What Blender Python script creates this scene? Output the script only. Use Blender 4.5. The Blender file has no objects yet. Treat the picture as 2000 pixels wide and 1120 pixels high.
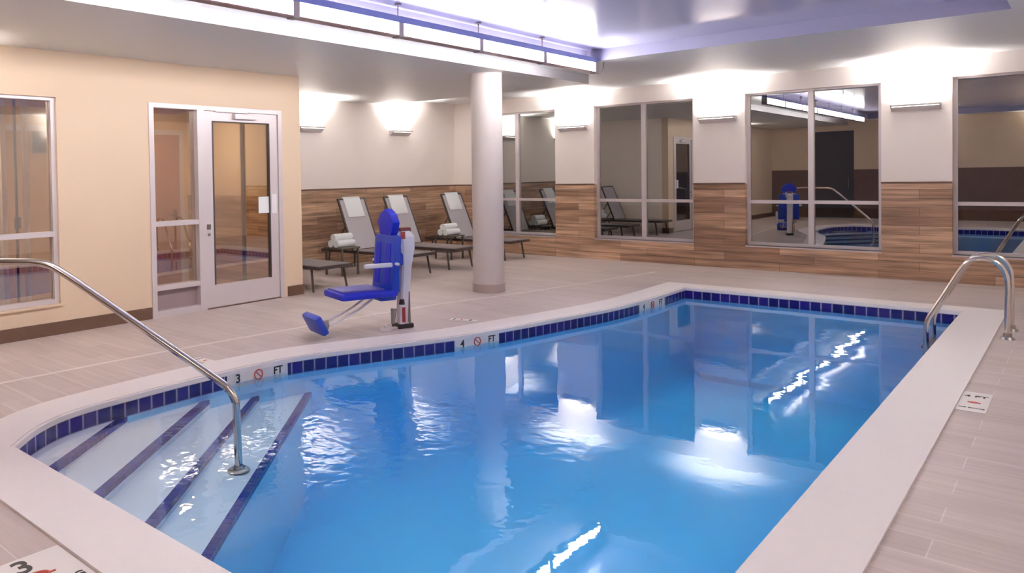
import bpy, bmesh, math, random
from mathutils import Vector, Matrix
S = bpy.context.scene
col = S.collection
PI = math.pi

# ------------------------------------------------------------------ camera
CAM = (0.0, 0.0, 1.5)
FWD = Vector((-0.7025274, 0.71133977, -0.02123645))
RGT = Vector((0.71165206, 0.70231768, -0.01735589))
UPV = Vector((-0.0025688, 0.02730595, 0.99962382))
cd = bpy.data.cameras.new('camera')
cam = bpy.data.objects.new('camera', cd); col.objects.link(cam)
cam.matrix_world = Matrix(((RGT.x, UPV.x, -FWD.x, CAM[0]), (RGT.y, UPV.y, -FWD.y, CAM[1]), (RGT.z, UPV.z, -FWD.z, CAM[2]), (0, 0, 0, 1)))
cd.sensor_width = 36.0
cd.lens = 1480.7 / 2000 * 36
cd.shift_x = (1000 - 666.3) / 2000
cd.shift_y = (376.7 - 560) / 2000
cd.clip_start = 0.05; cd.clip_end = 200
S.camera = cam

# ------------------------------------------------------------------ world, exposure
w = bpy.data.worlds.new('night'); S.world = w; w.use_nodes = True
w.node_tree.nodes['Background'].inputs[0].default_value = (0.02, 0.025, 0.04, 1)
w.node_tree.nodes['Background'].inputs[1].default_value = 0.6
S.view_settings.view_transform = 'Standard'
try: S.view_settings.look = 'None'
except Exception: pass
S.view_settings.gamma = 1.0
S.view_settings.use_curve_mapping = False
S.view_settings.exposure = 1.78
try:
    S.cycles.use_denoising = True
    S.cycles.max_bounces = 12; S.cycles.diffuse_bounces = 8; S.cycles.glossy_bounces = 6
    S.cycles.transparent_max_bounces = 16; S.cycles.sample_clamp_indirect = 6.0
except Exception: pass
P_SCONCE = 10.5      # watts of each wall uplight
E_LENS = 15.0         # radiance of the linear lens
P_CORR = 13.0        # watts of each corridor downlight

# ------------------------------------------------------------------ materials
def hexc(r, g, b):
    f = lambda c: (c/255/12.92) if c/255 <= 0.04045 else ((c/255+0.055)/1.055)**2.4
    return (f(r), f(g), f(b), 1)
MATS = {}
def mat(name, color, rough=0.5, metal=0.0, noise=None, bump=None, spec=0.5, **kw):
    if name in MATS: return MATS[name]
    m = bpy.data.materials.new(name); m.use_nodes = True; MATS[name] = m
    nt = m.node_tree; N = nt.nodes; L = nt.links
    b = N['Principled BSDF']
    b.inputs['Base Color'].default_value = color
    b.inputs['Roughness'].default_value = rough
    b.inputs['Metallic'].default_value = metal
    b.inputs['Specular IOR Level'].default_value = spec
    tc = N.new('ShaderNodeTexCoord')
    if noise:
        sc, amt = noise
        n = N.new('ShaderNodeTexNoise'); n.inputs['Scale'].default_value = sc; n.inputs['Detail'].default_value = 4
        L.new(tc.outputs['Object'], n.inputs['Vector'])
        mx = N.new('ShaderNodeMix'); mx.data_type = 'RGBA'
        mx.inputs[6].default_value = tuple(c*(1-amt) for c in color[:3])+(1,)
        mx.inputs[7].default_value = tuple(min(1, c*(1+amt)) for c in color[:3])+(1,)
        L.new(n.outputs['Fac'], mx.inputs[0]); L.new(mx.outputs[2], b.inputs['Base Color'])
    if bump:
        sc, st = bump
        n2 = N.new('ShaderNodeTexNoise'); n2.inputs['Scale'].default_value = sc
        L.new(tc.outputs['Object'], n2.inputs['Vector'])
        bp = N.new('ShaderNodeBump'); bp.inputs['Strength'].default_value = st; bp.inputs['Distance'].default_value = 0.01
        L.new(n2.outputs['Fac'], bp.inputs['Height']); L.new(bp.outputs['Normal'], b.inputs['Normal'])
    return m

def mat_emit(name, color, strength):
    m = bpy.data.materials.new(name); m.use_nodes = True; MATS[name] = m
    b = m.node_tree.nodes['Principled BSDF']
    b.inputs['Base Color'].default_value = color
    b.inputs['Emission Color'].default_value = color
    b.inputs['Emission Strength'].default_value = strength
    return m

def mat_planks(name, c1, c2, cg, axis, pw, pl, rough=0.5, gap=0.012, streak=0.5):
    """wood-look boards. axis: 'X' or 'Y' = length along that axis on the floor, 'W' = horizontal boards on a wall (uses x+y and z)"""
    m = bpy.data.materials.new(name); m.use_nodes = True; MATS[name] = m
    nt = m.node_tree; N = nt.nodes; L = nt.links; b = N['Principled BSDF']; b.inputs['Roughness'].default_value = rough
    g = N.new('ShaderNodeNewGeometry'); sp = N.new('ShaderNodeSeparateXYZ'); L.new(g.outputs['Position'], sp.inputs[0])
    cb = N.new('ShaderNodeCombineXYZ')
    if axis == 'X': L.new(sp.outputs[0], cb.inputs[0]); L.new(sp.outputs[1], cb.inputs[1])
    elif axis == 'Y': L.new(sp.outputs[1], cb.inputs[0]); L.new(sp.outputs[0], cb.inputs[1])
    else:
        ad = N.new('ShaderNodeMath'); ad.operation = 'ADD'; L.new(sp.outputs[0], ad.inputs[0]); L.new(sp.outputs[1], ad.inputs[1])
        L.new(ad.outputs[0], cb.inputs[0]); L.new(sp.outputs[2], cb.inputs[1])
    br = N.new('ShaderNodeTexBrick'); br.inputs['Scale'].default_value = 1.0
    br.inputs['Brick Width'].default_value = pl; br.inputs['Row Height'].default_value = pw
    br.inputs['Mortar Size'].default_value = gap*0.5; br.inputs['Mortar Smooth'].default_value = 0.3
    br.offset = 0.37; br.inputs['Bias'].default_value = 0.0
    br.inputs['Color1'].default_value = c1; br.inputs['Color2'].default_value = c2; br.inputs['Mortar'].default_value = cg
    L.new(cb.outputs[0], br.inputs['Vector'])
    mp = N.new('ShaderNodeMapping'); mp.inputs['Scale'].default_value = (1.3, 22, 1)
    L.new(cb.outputs[0], mp.inputs[0])
    n = N.new('ShaderNodeTexNoise'); n.inputs['Scale'].default_value = 1.0; n.inputs['Detail'].default_value = 5
    L.new(mp.outputs[0], n.inputs['Vector'])
    rp = N.new('ShaderNodeMapRange'); rp.inputs[1].default_value = 0.3; rp.inputs[2].default_value = 0.7
    rp.inputs[3].default_value = 1-streak; rp.inputs[4].default_value = 1+streak*0.6
    L.new(n.outputs['Fac'], rp.inputs[0])
    mx = N.new('ShaderNodeVectorMath'); mx.operation = 'MULTIPLY'
    L.new(br.outputs['Color'], mx.inputs[0]); L.new(rp.outputs[0], mx.inputs[1])
    L.new(mx.outputs[0], b.inputs['Base Color'])
    bp = N.new('ShaderNodeBump'); bp.inputs['Strength'].default_value = 0.15; bp.inputs['Distance'].default_value = 0.004
    L.new(br.outputs['Fac'], bp.inputs['Height']); bp.invert = True; L.new(bp.outputs['Normal'], b.inputs['Normal'])
    return m

def mat_glass(name, refl, tint, rough=0.0):
    m = bpy.data.materials.new(name); m.use_nodes = True; MATS[name] = m
    nt = m.node_tree; N = nt.nodes; L = nt.links; N.remove(N['Principled BSDF'])
    t = N.new('ShaderNodeBsdfTransparent'); t.inputs[0].default_value = tint
    g = N.new('ShaderNodeBsdfGlossy'); g.inputs['Roughness'].default_value = rough; g.inputs[0].default_value = (0.95, 0.93, 0.88, 1)
    lw = N.new('ShaderNodeFresnel'); lw.inputs[0].default_value = 1.5
    ad = N.new('ShaderNodeMath'); ad.operation = 'ADD'; ad.use_clamp = True; ad.inputs[1].default_value = refl
    L.new(lw.outputs[0], ad.inputs[0])
    mx = N.new('ShaderNodeMixShader'); L.new(ad.outputs[0], mx.inputs[0]); L.new(t.outputs[0], mx.inputs[1]); L.new(g.outputs[0], mx.inputs[2])
    L.new(mx.outputs[0], N['Material Output'].inputs['Surface'])
    return m

M_white = mat('white_paint', hexc(238, 228, 221), 0.6, noise=(3, 0.015))
M_cream = mat('cream_paint', hexc(212, 188, 162), 0.55, noise=(2, 0.02))
M_ceil = mat('ceiling_paint', hexc(212, 212, 210), 0.45, noise=(2, 0.015))
M_strip = mat('soffit_paint', hexc(218, 218, 218), 0.45, noise=(2, 0.01))
M_tray = mat('tray_gloss_paint', hexc(196, 194, 222), 0.15, spec=1.0, noise=(1.2, 0.03))
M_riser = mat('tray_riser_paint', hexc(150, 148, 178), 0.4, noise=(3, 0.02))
M_wood = mat_planks('wood_look_cladding', hexc(208, 170, 140), hexc(152, 116, 92), hexc(104, 80, 66), 'W', 0.12, 1.2, 0.4, 0.005, 0.5)
M_deck = mat_planks('wood_look_deck_tile', hexc(196, 180, 174), hexc(184, 168, 162), hexc(208, 197, 191), 'X', 0.2, 1.2, 0.42, 0.006, 0.12)
M_base = mat('dark_baseboard', hexc(104, 76, 60), 0.4, noise=(8, 0.2))
M_frame = mat('clear_aluminium_frame', hexc(205, 195, 196), 0.38, 0.25, noise=(6, 0.03))
M_framed = mat('dark_gasket', hexc(70, 58, 56), 0.5, noise=(6, 0.05))
M_col = mat('taupe_column_paint', hexc(192, 182, 178), 0.45, noise=(4, 0.02))
M_cop = mat('cast_stone_coping', hexc(228, 220, 216), 0.5, noise=(14, 0.025), bump=(60, 0.1))
M_plaster = mat('white_pool_plaster', hexc(246, 246, 246), 0.6, noise=(5, 0.02))
M_basin = mat('pale_blue_pool_plaster', hexc(186, 232, 252), 0.6, noise=(5, 0.02))
M_steel = mat('polished_stainless_steel', hexc(205, 198, 190), 0.13, 1.0, noise=(10, 0.03))
M_steelb = mat('brushed_steel', hexc(150, 142, 136), 0.35, 1.0, noise=(20, 0.08))
M_blue = mat('lift_blue_plastic', hexc(22, 60, 178), 0.35, noise=(9, 0.12))
M_blue2 = mat('lift_blue_pad', hexc(16, 32, 190), 0.45, noise=(9, 0.1))
M_lwhite = mat('lift_white_powder_coat', hexc(226, 220, 222), 0.35, noise=(7, 0.02))
M_lgrey = mat('grey_plastic', hexc(140, 134, 130), 0.45, noise=(9, 0.05))
M_red = mat('red_plastic', hexc(170, 52, 52), 0.45, noise=(9, 0.05))
M_black = mat('black_rubber', hexc(40, 34, 36), 0.55, noise=(9, 0.1))
M_ink = mat('black_ink', hexc(34, 30, 34), 0.5, noise=(9, 0.1))
M_inkred = mat('red_ink', hexc(196, 84, 70), 0.5, noise=(9, 0.1))
M_mark = mat('white_marker_tile', hexc(222, 216, 210), 0.35, noise=(12, 0.02))
M_lframe = mat('dark_lounger_frame', hexc(72, 62, 60), 0.45, 0.3, noise=(9, 0.1))
M_sling = mat('grey_sling_fabric', hexc(178, 172, 176), 0.8, noise=(60, 0.08), bump=(200, 0.3))
M_slingd = mat('taupe_sling_fabric', hexc(120, 110, 110), 0.8, noise=(60, 0.1), bump=(200, 0.3))
M_towel = mat('white_terry_towel', hexc(232, 234, 234), 0.95, noise=(40, 0.04), bump=(150, 0.6))
M_table = mat('dark_side_table', hexc(84, 76, 66), 0.5, noise=(9, 0.1))
M_tdark = mat('cobalt_tile', hexc(30, 26, 130), 0.15, noise=(6, 0.35))
M_lens = mat_emit('lit_lens', (1.0, 0.97, 0.965, 1), E_LENS)
M_lensup = mat_emit('lit_uplight_lens', (1.0, 0.97, 0.94, 1), 2.5)
M_house = mat('fixture_housing', hexc(92, 102, 160), 0.35, 0.0, noise=(8, 0.05))
M_rail = mat('fixture_lower_rail', hexc(150, 118, 116), 0.4, 0.2, noise=(8, 0.05))
M_brk = mat('fixture_bracket', hexc(150, 138, 138), 0.4, 0.0, noise=(8, 0.05))
M_shelf = mat('sconce_enamel', hexc(205, 196, 194), 0.4, noise=(8, 0.02))
M_gwin = mat_glass('night_window_glass', 0.3, (0.45, 0.47, 0.47, 1))
M_gint = mat_glass('clear_partition_glass', 0.2, (0.78, 0.74, 0.68, 1))
M_brown = mat('brown_wood_door', hexc(168, 112, 78), 0.35, noise=(3, 0.12))
M_amber = mat('amber_wall', hexc(214, 176, 116), 0.5, noise=(2, 0.05))
M_carpet = mat('corridor_carpet', hexc(140, 128, 116), 0.9, noise=(18, 0.25))
M_darkdoor = mat('dark_doorway_panel', hexc(60, 48, 44), 0.5, noise=(3, 0.1))
M_night = mat('dark_lawn', hexc(30, 38, 30), 0.9, noise=(3, 0.3))

# waterline tile band: square cobalt tiles by UV
def mat_tileband(name, nu):
    m = bpy.data.materials.new(name); m.use_nodes = True; MATS[name] = m
    nt = m.node_tree; N = nt.nodes; L = nt.links; b = N['Principled BSDF']; b.inputs['Roughness'].default_value = 0.15
    uv = N.new('ShaderNodeUVMap'); uv.uv_map = 'UVMap'
    br = N.new('ShaderNodeTexBrick'); br.offset = 0.0; br.inputs['Scale'].default_value = 1.0
    br.inputs['Brick Width'].default_value = nu; br.inputs['Row Height'].default_value = nu*1.0
    br.inputs['Mortar Size'].default_value = 0.007; br.inputs['Mortar Smooth'].default_value = 0.1
    br.inputs['Color1'].default_value = hexc(46, 30, 122); br.inputs['Color2'].default_value = hexc(24, 22, 96); br.inputs['Mortar'].default_value = hexc(150, 142, 176)
    L.new(uv.outputs[0], br.inputs['Vector']); L.new(br.outputs['Color'], b.inputs['Base Color'])
    return m
M_band = mat_tileband('cobalt_waterline_tile', 0.108)

# water
def mat_water():
    m = bpy.data.materials.new('pool_water'); m.use_nodes = True; MATS['pool_water'] = m
    nt = m.node_tree; N = nt.nodes; L = nt.links; N.remove(N['Principled BSDF'])
    out = N['Material Output']
    t = N.new('ShaderNodeBsdfTransparent'); t.inputs[0].default_value = (1, 1, 1, 1)
    g = N.new('ShaderNodeBsdfGlossy'); g.inputs['Roughness'].default_value = 0.015; g.inputs[0].default_value = (1, 1, 1, 1)
    fr = N.new('ShaderNodeFresnel'); fr.inputs[0].default_value = 1.33
    mx = N.new('ShaderNodeMixShader'); L.new(fr.outputs[0], mx.inputs[0]); L.new(t.outputs[0], mx.inputs[1]); L.new(g.outputs[0], mx.inputs[2])
    L.new(mx.outputs[0], out.inputs['Surface'])
    tc = N.new('ShaderNodeTexCoord')
    n1 = N.new('ShaderNodeTexNoise'); n1.inputs['Scale'].default_value = 1.1; n1.inputs['Detail'].default_value = 1.5
    n2 = N.new('ShaderNodeTexNoise'); n2.inputs['Scale'].default_value = 9.0; n2.inputs['Detail'].default_value = 2.0
    L.new(tc.outputs['Object'], n1.inputs['Vector']); L.new(tc.outputs['Object'], n2.inputs['Vector'])
    # stronger ripples by the steps (return jets), fading away from them
    g2 = N.new('ShaderNodeNewGeometry')
    ds = N.new('ShaderNodeVectorMath'); ds.operation = 'DISTANCE'; ds.inputs[1].default_value = (-3.2, 3.3, -0.1)
    L.new(g2.outputs['Position'], ds.inputs[0])
    mr = N.new('ShaderNodeMapRange'); mr.inputs[1].default_value = 0.2; mr.inputs[2].default_value = 1.6; mr.inputs[3].default_value = 0.16; mr.inputs[4].default_value = 0.012
    L.new(ds.outputs['Value'], mr.inputs[0])
    mu = N.new('ShaderNodeMath'); mu.operation = 'MULTIPLY'; L.new(n2.outputs['Fac'], mu.inputs[0]); L.new(mr.outputs[0], mu.inputs[1])
    m1 = N.new('ShaderNodeMath'); m1.operation = 'MULTIPLY'; m1.inputs[1].default_value = 0.13; L.new(n1.outputs['Fac'], m1.inputs[0])
    ad = N.new('ShaderNodeMath'); ad.operation = 'ADD'; L.new(mu.outputs[0], ad.inputs[0]); L.new(m1.outputs[0], ad.inputs[1])
    bp = N.new('ShaderNodeBump'); bp.inputs['Strength'].default_value = 1.0; bp.inputs['Distance'].default_value = 0.03
    L.new(ad.outputs[0], bp.inputs['Height'])
    L.new(bp.outputs['Normal'], g.inputs['Normal']); L.new(bp.outputs['Normal'], fr.inputs['Normal'])
    va = N.new('ShaderNodeVolumeAbsorption'); va.inputs['Color'].default_value = (0.01, 0.79, 0.975, 1); va.inputs['Density'].default_value = 0.46
    L.new(va.outputs[0], out.inputs['Volume'])
    return m
M_water = mat_water()

# ------------------------------------------------------------------ helpers
def link(name, me, m=None, parent=None):
    o = bpy.data.objects.new(name, me); col.objects.link(o)
    if m is not None: me.materials.append(m)
    if parent is not None: o.parent = parent
    return o
class MB:
    def __init__(s): s.bm = bmesh.new()
    def box(s, x0, x1, y0, y1, z0, z1, M=None, bev=0):
        r = bmesh.ops.create_cube(s.bm, size=1)
        T = Matrix.Translation(((x0+x1)/2, (y0+y1)/2, (z0+z1)/2)) @ Matrix.Diagonal((abs(x1-x0), abs(y1-y0), abs(z1-z0), 1))
        if M is not None: T = M @ T
        bmesh.ops.transform(s.bm, matrix=T, verts=r['verts'])
        if bev:
            es = list({e for v in r['verts'] for e in v.link_edges})
            bmesh.ops.bevel(s.bm, geom=es, offset=bev, segments=2, profile=0.6, affect='EDGES')
        return s
    def cyl(s, p, q, r, r2=None, n=20, caps=True):
        p = Vector(p); q = Vector(q); d = q-p
        R = bmesh.ops.create_cone(s.bm, cap_ends=caps, segments=n, radius1=r, radius2=r if r2 is None else r2, depth=d.length)
        T = Matrix.Translation((p+q)/2) @ d.to_track_quat('Z', 'Y').to_matrix().to_4x4()
        bmesh.ops.transform(s.bm, matrix=T, verts=R['verts']); return s
    def tube(s, pts, r, n=14):
        pts = [Vector(p) for p in pts]; rings = []
        up = None
        for i, p in enumerate(pts):
            d = (pts[min(i+1, len(pts)-1)] - pts[max(i-1, 0)]).normalized()
            if up is None:
                up = Vector((0, 0, 1)) if abs(d.z) < 0.9 else Vector((1, 0, 0))
            a = d.cross(up).normalized(); b = a.cross(d).normalized(); up = b
            rings.append([s.bm.verts.new(p + r*(math.cos(2*PI*k/n)*a + math.sin(2*PI*k/n)*b)) for k in range(n)])
        for A, B in zip(rings, rings[1:]):
            for k in range(n): s.bm.faces.new((A[k], A[(k+1) % n], B[(k+1) % n], B[k]))
        s.bm.faces.new(rings[0][::-1]); s.bm.faces.new(rings[-1]); return s
    def prism(s, poly, z0, z1, M=None):
        lo = [s.bm.verts.new((x, y, z0)) for x, y in poly]; hi = [s.bm.verts.new((x, y, z1)) for x, y in poly]
        n = len(poly)
        s.bm.faces.new(lo[::-1]); s.bm.faces.new(hi)
        for i in range(n): s.bm.faces.new((lo[i], lo[(i+1) % n], hi[(i+1) % n], hi[i]))
        if M is not None: bmesh.ops.transform(s.bm, matrix=M, verts=lo+hi)
        return s
    def build_each(s, name, m, parent=None, smooth=False):
        seen = set(); out = []
        for v in list(s.bm.verts):
            if v in seen: continue
            st = [v]; seen.add(v); comp = []
            while st:
                u = st.pop(); comp.append(u)
                for e in u.link_edges:
                    o2 = e.other_vert(u)
                    if o2 not in seen: seen.add(o2); st.append(o2)
            idx = {u: i for i, u in enumerate(comp)}
            fs = {f for u in comp for f in u.link_faces}
            me = bpy.data.meshes.new(name); me.from_pydata([u.co[:] for u in comp], [], [[idx[q] for q in f.verts] for f in fs])
            b2 = MB(); b2.bm.from_mesh(me); bpy.data.meshes.remove(me); out.append(b2.build(name, m, parent, smooth))
        s.bm.free(); return out
    def build(s, name, m, parent=None, smooth=False, loc=None):
        bmesh.ops.recalc_face_normals(s.bm, faces=s.bm.faces)
        me = bpy.data.meshes.new(name); s.bm.to_mesh(me); s.bm.free()
        if smooth:
            for f in me.polygons: f.use_smooth = True
            try: me.set_sharp_from_angle(angle=math.radians(40))
            except Exception: pass
        return link(name, me, m, parent)
def box(name, x0, x1, y0, y1, z0, z1, m, parent=None, bev=0):
    return MB().box(x0, x1, y0, y1, z0, z1, bev=bev).build(name, m, parent)
def tag(o, label=None, cat=None, group=None, kind=None):
    if label: o['label'] = label
    if cat: o['category'] = cat
    if group: o['group'] = group
    if kind: o['kind'] = kind
    return o
def empty(name, loc=(0, 0, 0), rz=0.0):
    o = bpy.data.objects.new(name, None); col.objects.link(o)
    o.location = loc; o.rotation_euler = (0, 0, rz); o.empty_display_size = 0.1; return o
def copy_tree(o, parent=None):
    c = o.copy(); col.objects.link(c)
    if parent is not None: c.parent = parent
    for ch in [x for x in bpy.data.objects if x.parent == o]: copy_tree(ch, c)
    return c
def struct(o, label, cat=None): return tag(o, label, cat, kind='structure')
def smooth_path(pts, n=8):
    """Catmull-Rom through points"""
    P = [Vector(p) for p in pts]; out = []
    P = [2*P[0]-P[1]] + P + [2*P[-1]-P[-2]]
    for i in range(1, len(P)-2):
        a, b, c, d = P[i-1:i+3]
        for k in range(n):
            t = k/n
            out.append(0.5*((2*b)+(c-a)*t+(2*a-5*b+4*c-d)*t*t+(3*b-a-3*c+d)*t**3))
    out.append(P[-2]); return out

# ------------------------------------------------------------------ room dimensions
XL, XN, XR = -7.20, -9.04, 1.30         # left wall, alcove back wall, right wall
YB, YN, YE = 12.40, -1.80, 6.56         # window wall, near wall, end of left wall
ZC, ZS, ZT = 2.78, 2.90, 3.04           # low ceiling, soffit, tray
ZCAP = 1.29
WIN = [(-8.49, -6.83), (-6.09, -4.44), (-3.69, -2.0), (-1.25, 0.40)]
ZW0, ZW1, ZM = 0.36, 2.64, 1.015

# ------------------------------------------------------------------ window wall (white above, wood-look cladding below), built around the openings
def wall_with_openings(mb, horiz, a0, a1, t0, t1, z0, z1, holes):
    """wall along x (horiz='x') or y between a0..a1, thickness t0..t1, holes = [(h0,h1,zb,zt)] sorted"""
    def bx(p, q, zz0, zz1):
        if q-p < 1e-4 or zz1-zz0 < 1e-4: return
        if horiz == 'x': mb.box(p, q, t0, t1, zz0, zz1)
        else: mb.box(t0, t1, p, q, zz0, zz1)
    c = a0
    for h0, h1, zb, zt in holes:
        bx(c, h0, z0, z1)
        bx(h0, h1, z0, max(z0, min(zb, z1))); bx(h0, h1, min(z1, max(zt, z0)), z1)
        c = h1
    bx(c, a1, z0, z1)
holesB = [(a, b, ZW0, ZW1) for a, b in WIN]
mb = MB(); wall_with_openings(mb, 'x', XN-0.2, XR+0.2, YB, YB+0.22, ZCAP, 3.3, holesB)
struct(mb.build('wall_back', M_white), 'white painted upper wall around the four tall night windows')
mb = MB(); wall_with_openings(mb, 'x', XN-0.2, XR+0.2, YB-0.012, YB+0.22, 0, ZCAP, holesB)
struct(mb.build('wall_back_cladding', M_wood), 'brown wood-look cladding under and between the windows')
mb = MB()
c = XN
for a, b in WIN+[(XR, XR)]:
    if a-c > 0.05: mb.box(c, a, YB-0.022, YB, ZCAP-0.012, ZCAP+0.012)
    c = b
struct(mb.build('trim_1', M_base), 'thin dark cap strip on top of the window wall cladding')
# windows
def window(n, x0, x1, label):
    t = empty('window_%d' % n, (x0, YB, ZW0)); struct(t, label, 'window')
    W = x1-x0; H = ZW1-ZW0; y0, y1 = 0.09, 0.15; f = 0.045
    m = MB()
    m.box(0, W, y0, y1, 0, f); m.box(0, W, y0, y1, H-f*0.6, H); m.box(0, f, y0, y1, f, H-f*0.6); m.box(W-f, W, y0, y1, f, H-f*0.6)
    m.build('window_frame', M_frame, t)
    m = MB(); m.box(W/2-0.035, W/2+0.035, y0-0.015, y1, f, H-f*0.6); m.build('mullion', M_frame, t)
    m = MB(); zt = ZM-ZW0; m.box(f, W/2-0.035, y0-0.01, y1, zt-0.024, zt+0.024); m.box(W/2+0.035, W-f, y0-0.01, y1, zt-0.024, zt+0.024); m.build('transom', M_frame, t)
    for a, b in ((f, W/2-0.035), (W/2+0.035, W-f)):
        for c, d in ((f, zt-0.024), (zt+0.024, H-f*0.6)):
            MB().box(a, b, 0.117, 0.123, c, d).build('pane', M_gwin, t)
    MB().box(-0.0, W, -0.025, 0.09, -0.02, 0.0).build('window_sill', M_frame, t)
    return t
window(1, *WIN[0], 'night window in the far corner, half hidden behind the round column')
window(2, *WIN[1], 'second night window from the corner, right of the column')
window(3, *WIN[2], 'night window behind the pool reflecting the ceiling light row')
window(4, *WIN[3], 'night window at the right edge behind the pool ladder')
# alcove wall
struct(box('wall_alcove', XN-0.2, XN, YE, YB, ZCAP, 3.3, M_white), 'white painted alcove wall above the lounge chairs')
struct(box('wall_alcove_cladding', XN-0.2, XN+0.012, YE, YB-0.012, 0, ZCAP, M_wood), 'brown wood-look cladding behind the lounge chairs')
struct(box('trim_2', XN, XN+0.022, YE, YB-0.03, ZCAP-0.012, ZCAP+0.012, M_base), 'thin dark cap strip above the alcove cladding')
struct(box('wall_alcove_side', XN, XL-0.15, YE-0.15, YE, 0, 3.3, M_white), 'white return wall at the left end of the alcove')
# left wall with window and door
WL = (2.42, 3.34, 0.30, 2.325)
DU = (4.36, 6.24, 0.0, 2.335)
mb = MB(); wall_with_openings(mb, 'y', YN-0.2, YE, XL-0.15, XL, 0, 3.3, [WL, DU])
struct(mb.build('wall_left', M_cream), 'cream painted partition wall with interior window and glazed door')
m = MB(); m.box(XL, XL+0.014, YN, DU[0]-0.01, 0, 0.125); m.box(XL, XL+0.014, DU[1]+0.06, YE, 0, 0.125); m.box(XL-0.15, XL, YE, YE+0.014, 0, 0.125)
struct(m.build('baseboard_left', M_base), 'dark brown baseboard along the cream wall')
# right and near walls (behind / beside the camera, seen in reflections)
struct(box('wall_right', XR, XR+0.2, YN, YB, 0, 3.3, M_white), 'white painted right wall')
mb = MB(); wall_with_openings(mb, 'x', XL-0.2, XR+0.2, YN-0.2, YN, 1.45, 3.3, [(-6.1, -5.0, 0, 2.62)])
struct(mb.build('wall_front', M_cream), 'cream painted near wall')
mb = MB(); wall_with_openings(mb, 'x', XL-0.2, XR+0.2, YN-0.2, YN+0.012, 0, 1.45, [(-6.1, -5.0, 0, 2.62)])
struct(mb.build('wall_front_cladding', M_base), 'dark cladding on the near wall')
d = empty('door_3', (-5.55, YN-0.06, 0)); struct(d, 'dark door in the near wall', 'door')
MB().box(-0.54, 0.54, -0.05, 0.0, 0.01, 2.6, bev=0.004).build('door_leaf', M_darkdoor, d)
MB().box(0.4, 0.43, 0.0, 0.06, 0.9, 1.2, bev=0.005).build('door_handle', M_steel, d)

# ------------------------------------------------------------------ interior window and door unit in the left wall
def frame_y(name, ys, zs, hbars, vbars, x0, x1, f, parent, m=M_frame):
    mb = MB(); (a, b), (c, d) = ys, zs
    mb.box(x0, x1, a, a+f, c, d); mb.box(x0, x1, b-f, b, c, d); mb.box(x0, x1, a+f, b-f, d-f*0.7, d)
    if c > 0.05: mb.box(x0, x1, a+f, b-f, c, c+f)
    for z, h in hbars: mb.box(x0, x1, a+f, b-f, z-h/2, z+h/2)
    for y, h in vbars: mb.box(x0, x1, y-h/2, y+h/2, c, d)
    return mb.build(name, m, parent)
t = empty('window_5', (0, 0, 0)); struct(t, 'interior window in the cream wall at the left edge', 'window')
frame_y('window_frame', (WL[0], WL[1]), (WL[2], WL[3]), [(0.985, 0.05)], [], XL-0.13, XL-0.03, 0.045, t)
for a, b in ((WL[0]+0.045, WL[1]-0.045),):
    for c, dd in ((WL[2]+0.045, 0.96), (1.01, WL[3]-0.032)):
        MB().box(XL-0.085, XL-0.075, a, b, c, dd).build('pane', M_gint, t)
MB().box(XL-0.03, XL+0.03, WL[0]-0.02, WL[1]+0.02, WL[2]-0.02, WL[2]).build('window_sill', M_cream, t)
# door unit: sidelight + glazed door
t = empty('window_6', (0, 0, 0)); struct(t, 'tall narrow sidelight left of the glazed door', 'window')
S0, S1 = DU[0], 5.02
mb = MB(); X0, X1 = XL-0.13, XL+0.012
mb.box(X0, X1, S0, S0+0.06, 0, DU[3]); mb.box(X0, X1, S1-0.04, S1+0.05, 0, DU[3]); mb.box(X0, X1, S0+0.06, S1-0.04, DU[3]-0.05, DU[3])
mb.build('sidelight_frame', M_frame, t)
for nm, z, h in (('sill_rail', 0.035, 0.07), ('kick_rail', 0.315, 0.05), ('transom', 1.015, 0.05)):
    MB().box(X0, X1-0.005, S0+0.06, S1-0.04, z-h/2, z+h/2).build(nm, M_frame, t)
for c, dd in ((0.34, 0.99), (1.04, DU[3]-0.05)):
    MB().box(XL-0.075, XL-0.065, S0+0.06, S1-0.04, c, dd).build('pane', M_gint, t)
MB().box(XL-0.08, XL-0.06, S0+0.06, S1-0.04, 0.07, 0.29).build('kick_panel', mat('mauve_panel', hexc(150, 130, 132), 0.4, noise=(8, 0.05)), t)
t = empty('door_1', (0, 0, 0)); struct(t, 'glazed aluminium door in the cream wall beside the alcove', 'door')
mb = MB(); mb.box(X0, X1, DU[1]-0.06, DU[1], 0, DU[3]); mb.box(X0, X1, S1+0.05, DU[1]-0.06, DU[3]-0.05, DU[3])
mb.build('door_frame', M_frame, t)
D0, D1 = S1+0.055, DU[1]-0.065
mb = MB(); xa, xb = XL-0.05, XL-0.005
mb.box(xa, xb, D0, D0+0.115, 0.012, DU[3]-0.055); mb.box(xa, xb, D1-0.125, D1, 0.012, DU[3]-0.055)
mb.box(xa, xb, D0+0.115, D1-0.125, 0.012, 0.27); mb.box(xa, xb, D0+0.115, D1-0.125, 2.17, DU[3]-0.055)
mb.build('door_leaf', M_frame, t)
mb = MB(); g = 0.012
mb.box(xa-0.002, xb+0.003, D0+0.115, D0+0.115+g*1.6, 0.27, 2.17); mb.box(xa-0.002, xb+0.003, D1-0.125-g, D1-0.125, 0.27, 2.17); mb.box(xa-0.002, xb+0.003, D0+0.115, D1-0.125, 2.17-g, 2.17)
mb.build('glazing_gasket', M_framed, t)
MB().box(XL-0.034, XL-0.024, D0+0.115, D1-0.125, 0.27, 2.17).build('pane', M_gint, t)
mb = MB(); mb.box(xb, xb+0.05, D0+0.42, D0+0.75, 2.2, 2.265, bev=0.006); mb.box(xb+0.01, xb+0.03, D0+0.15, D0+0.62, 2.275, 2.29)
mb.build('door_closer', M_frame, t)
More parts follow.
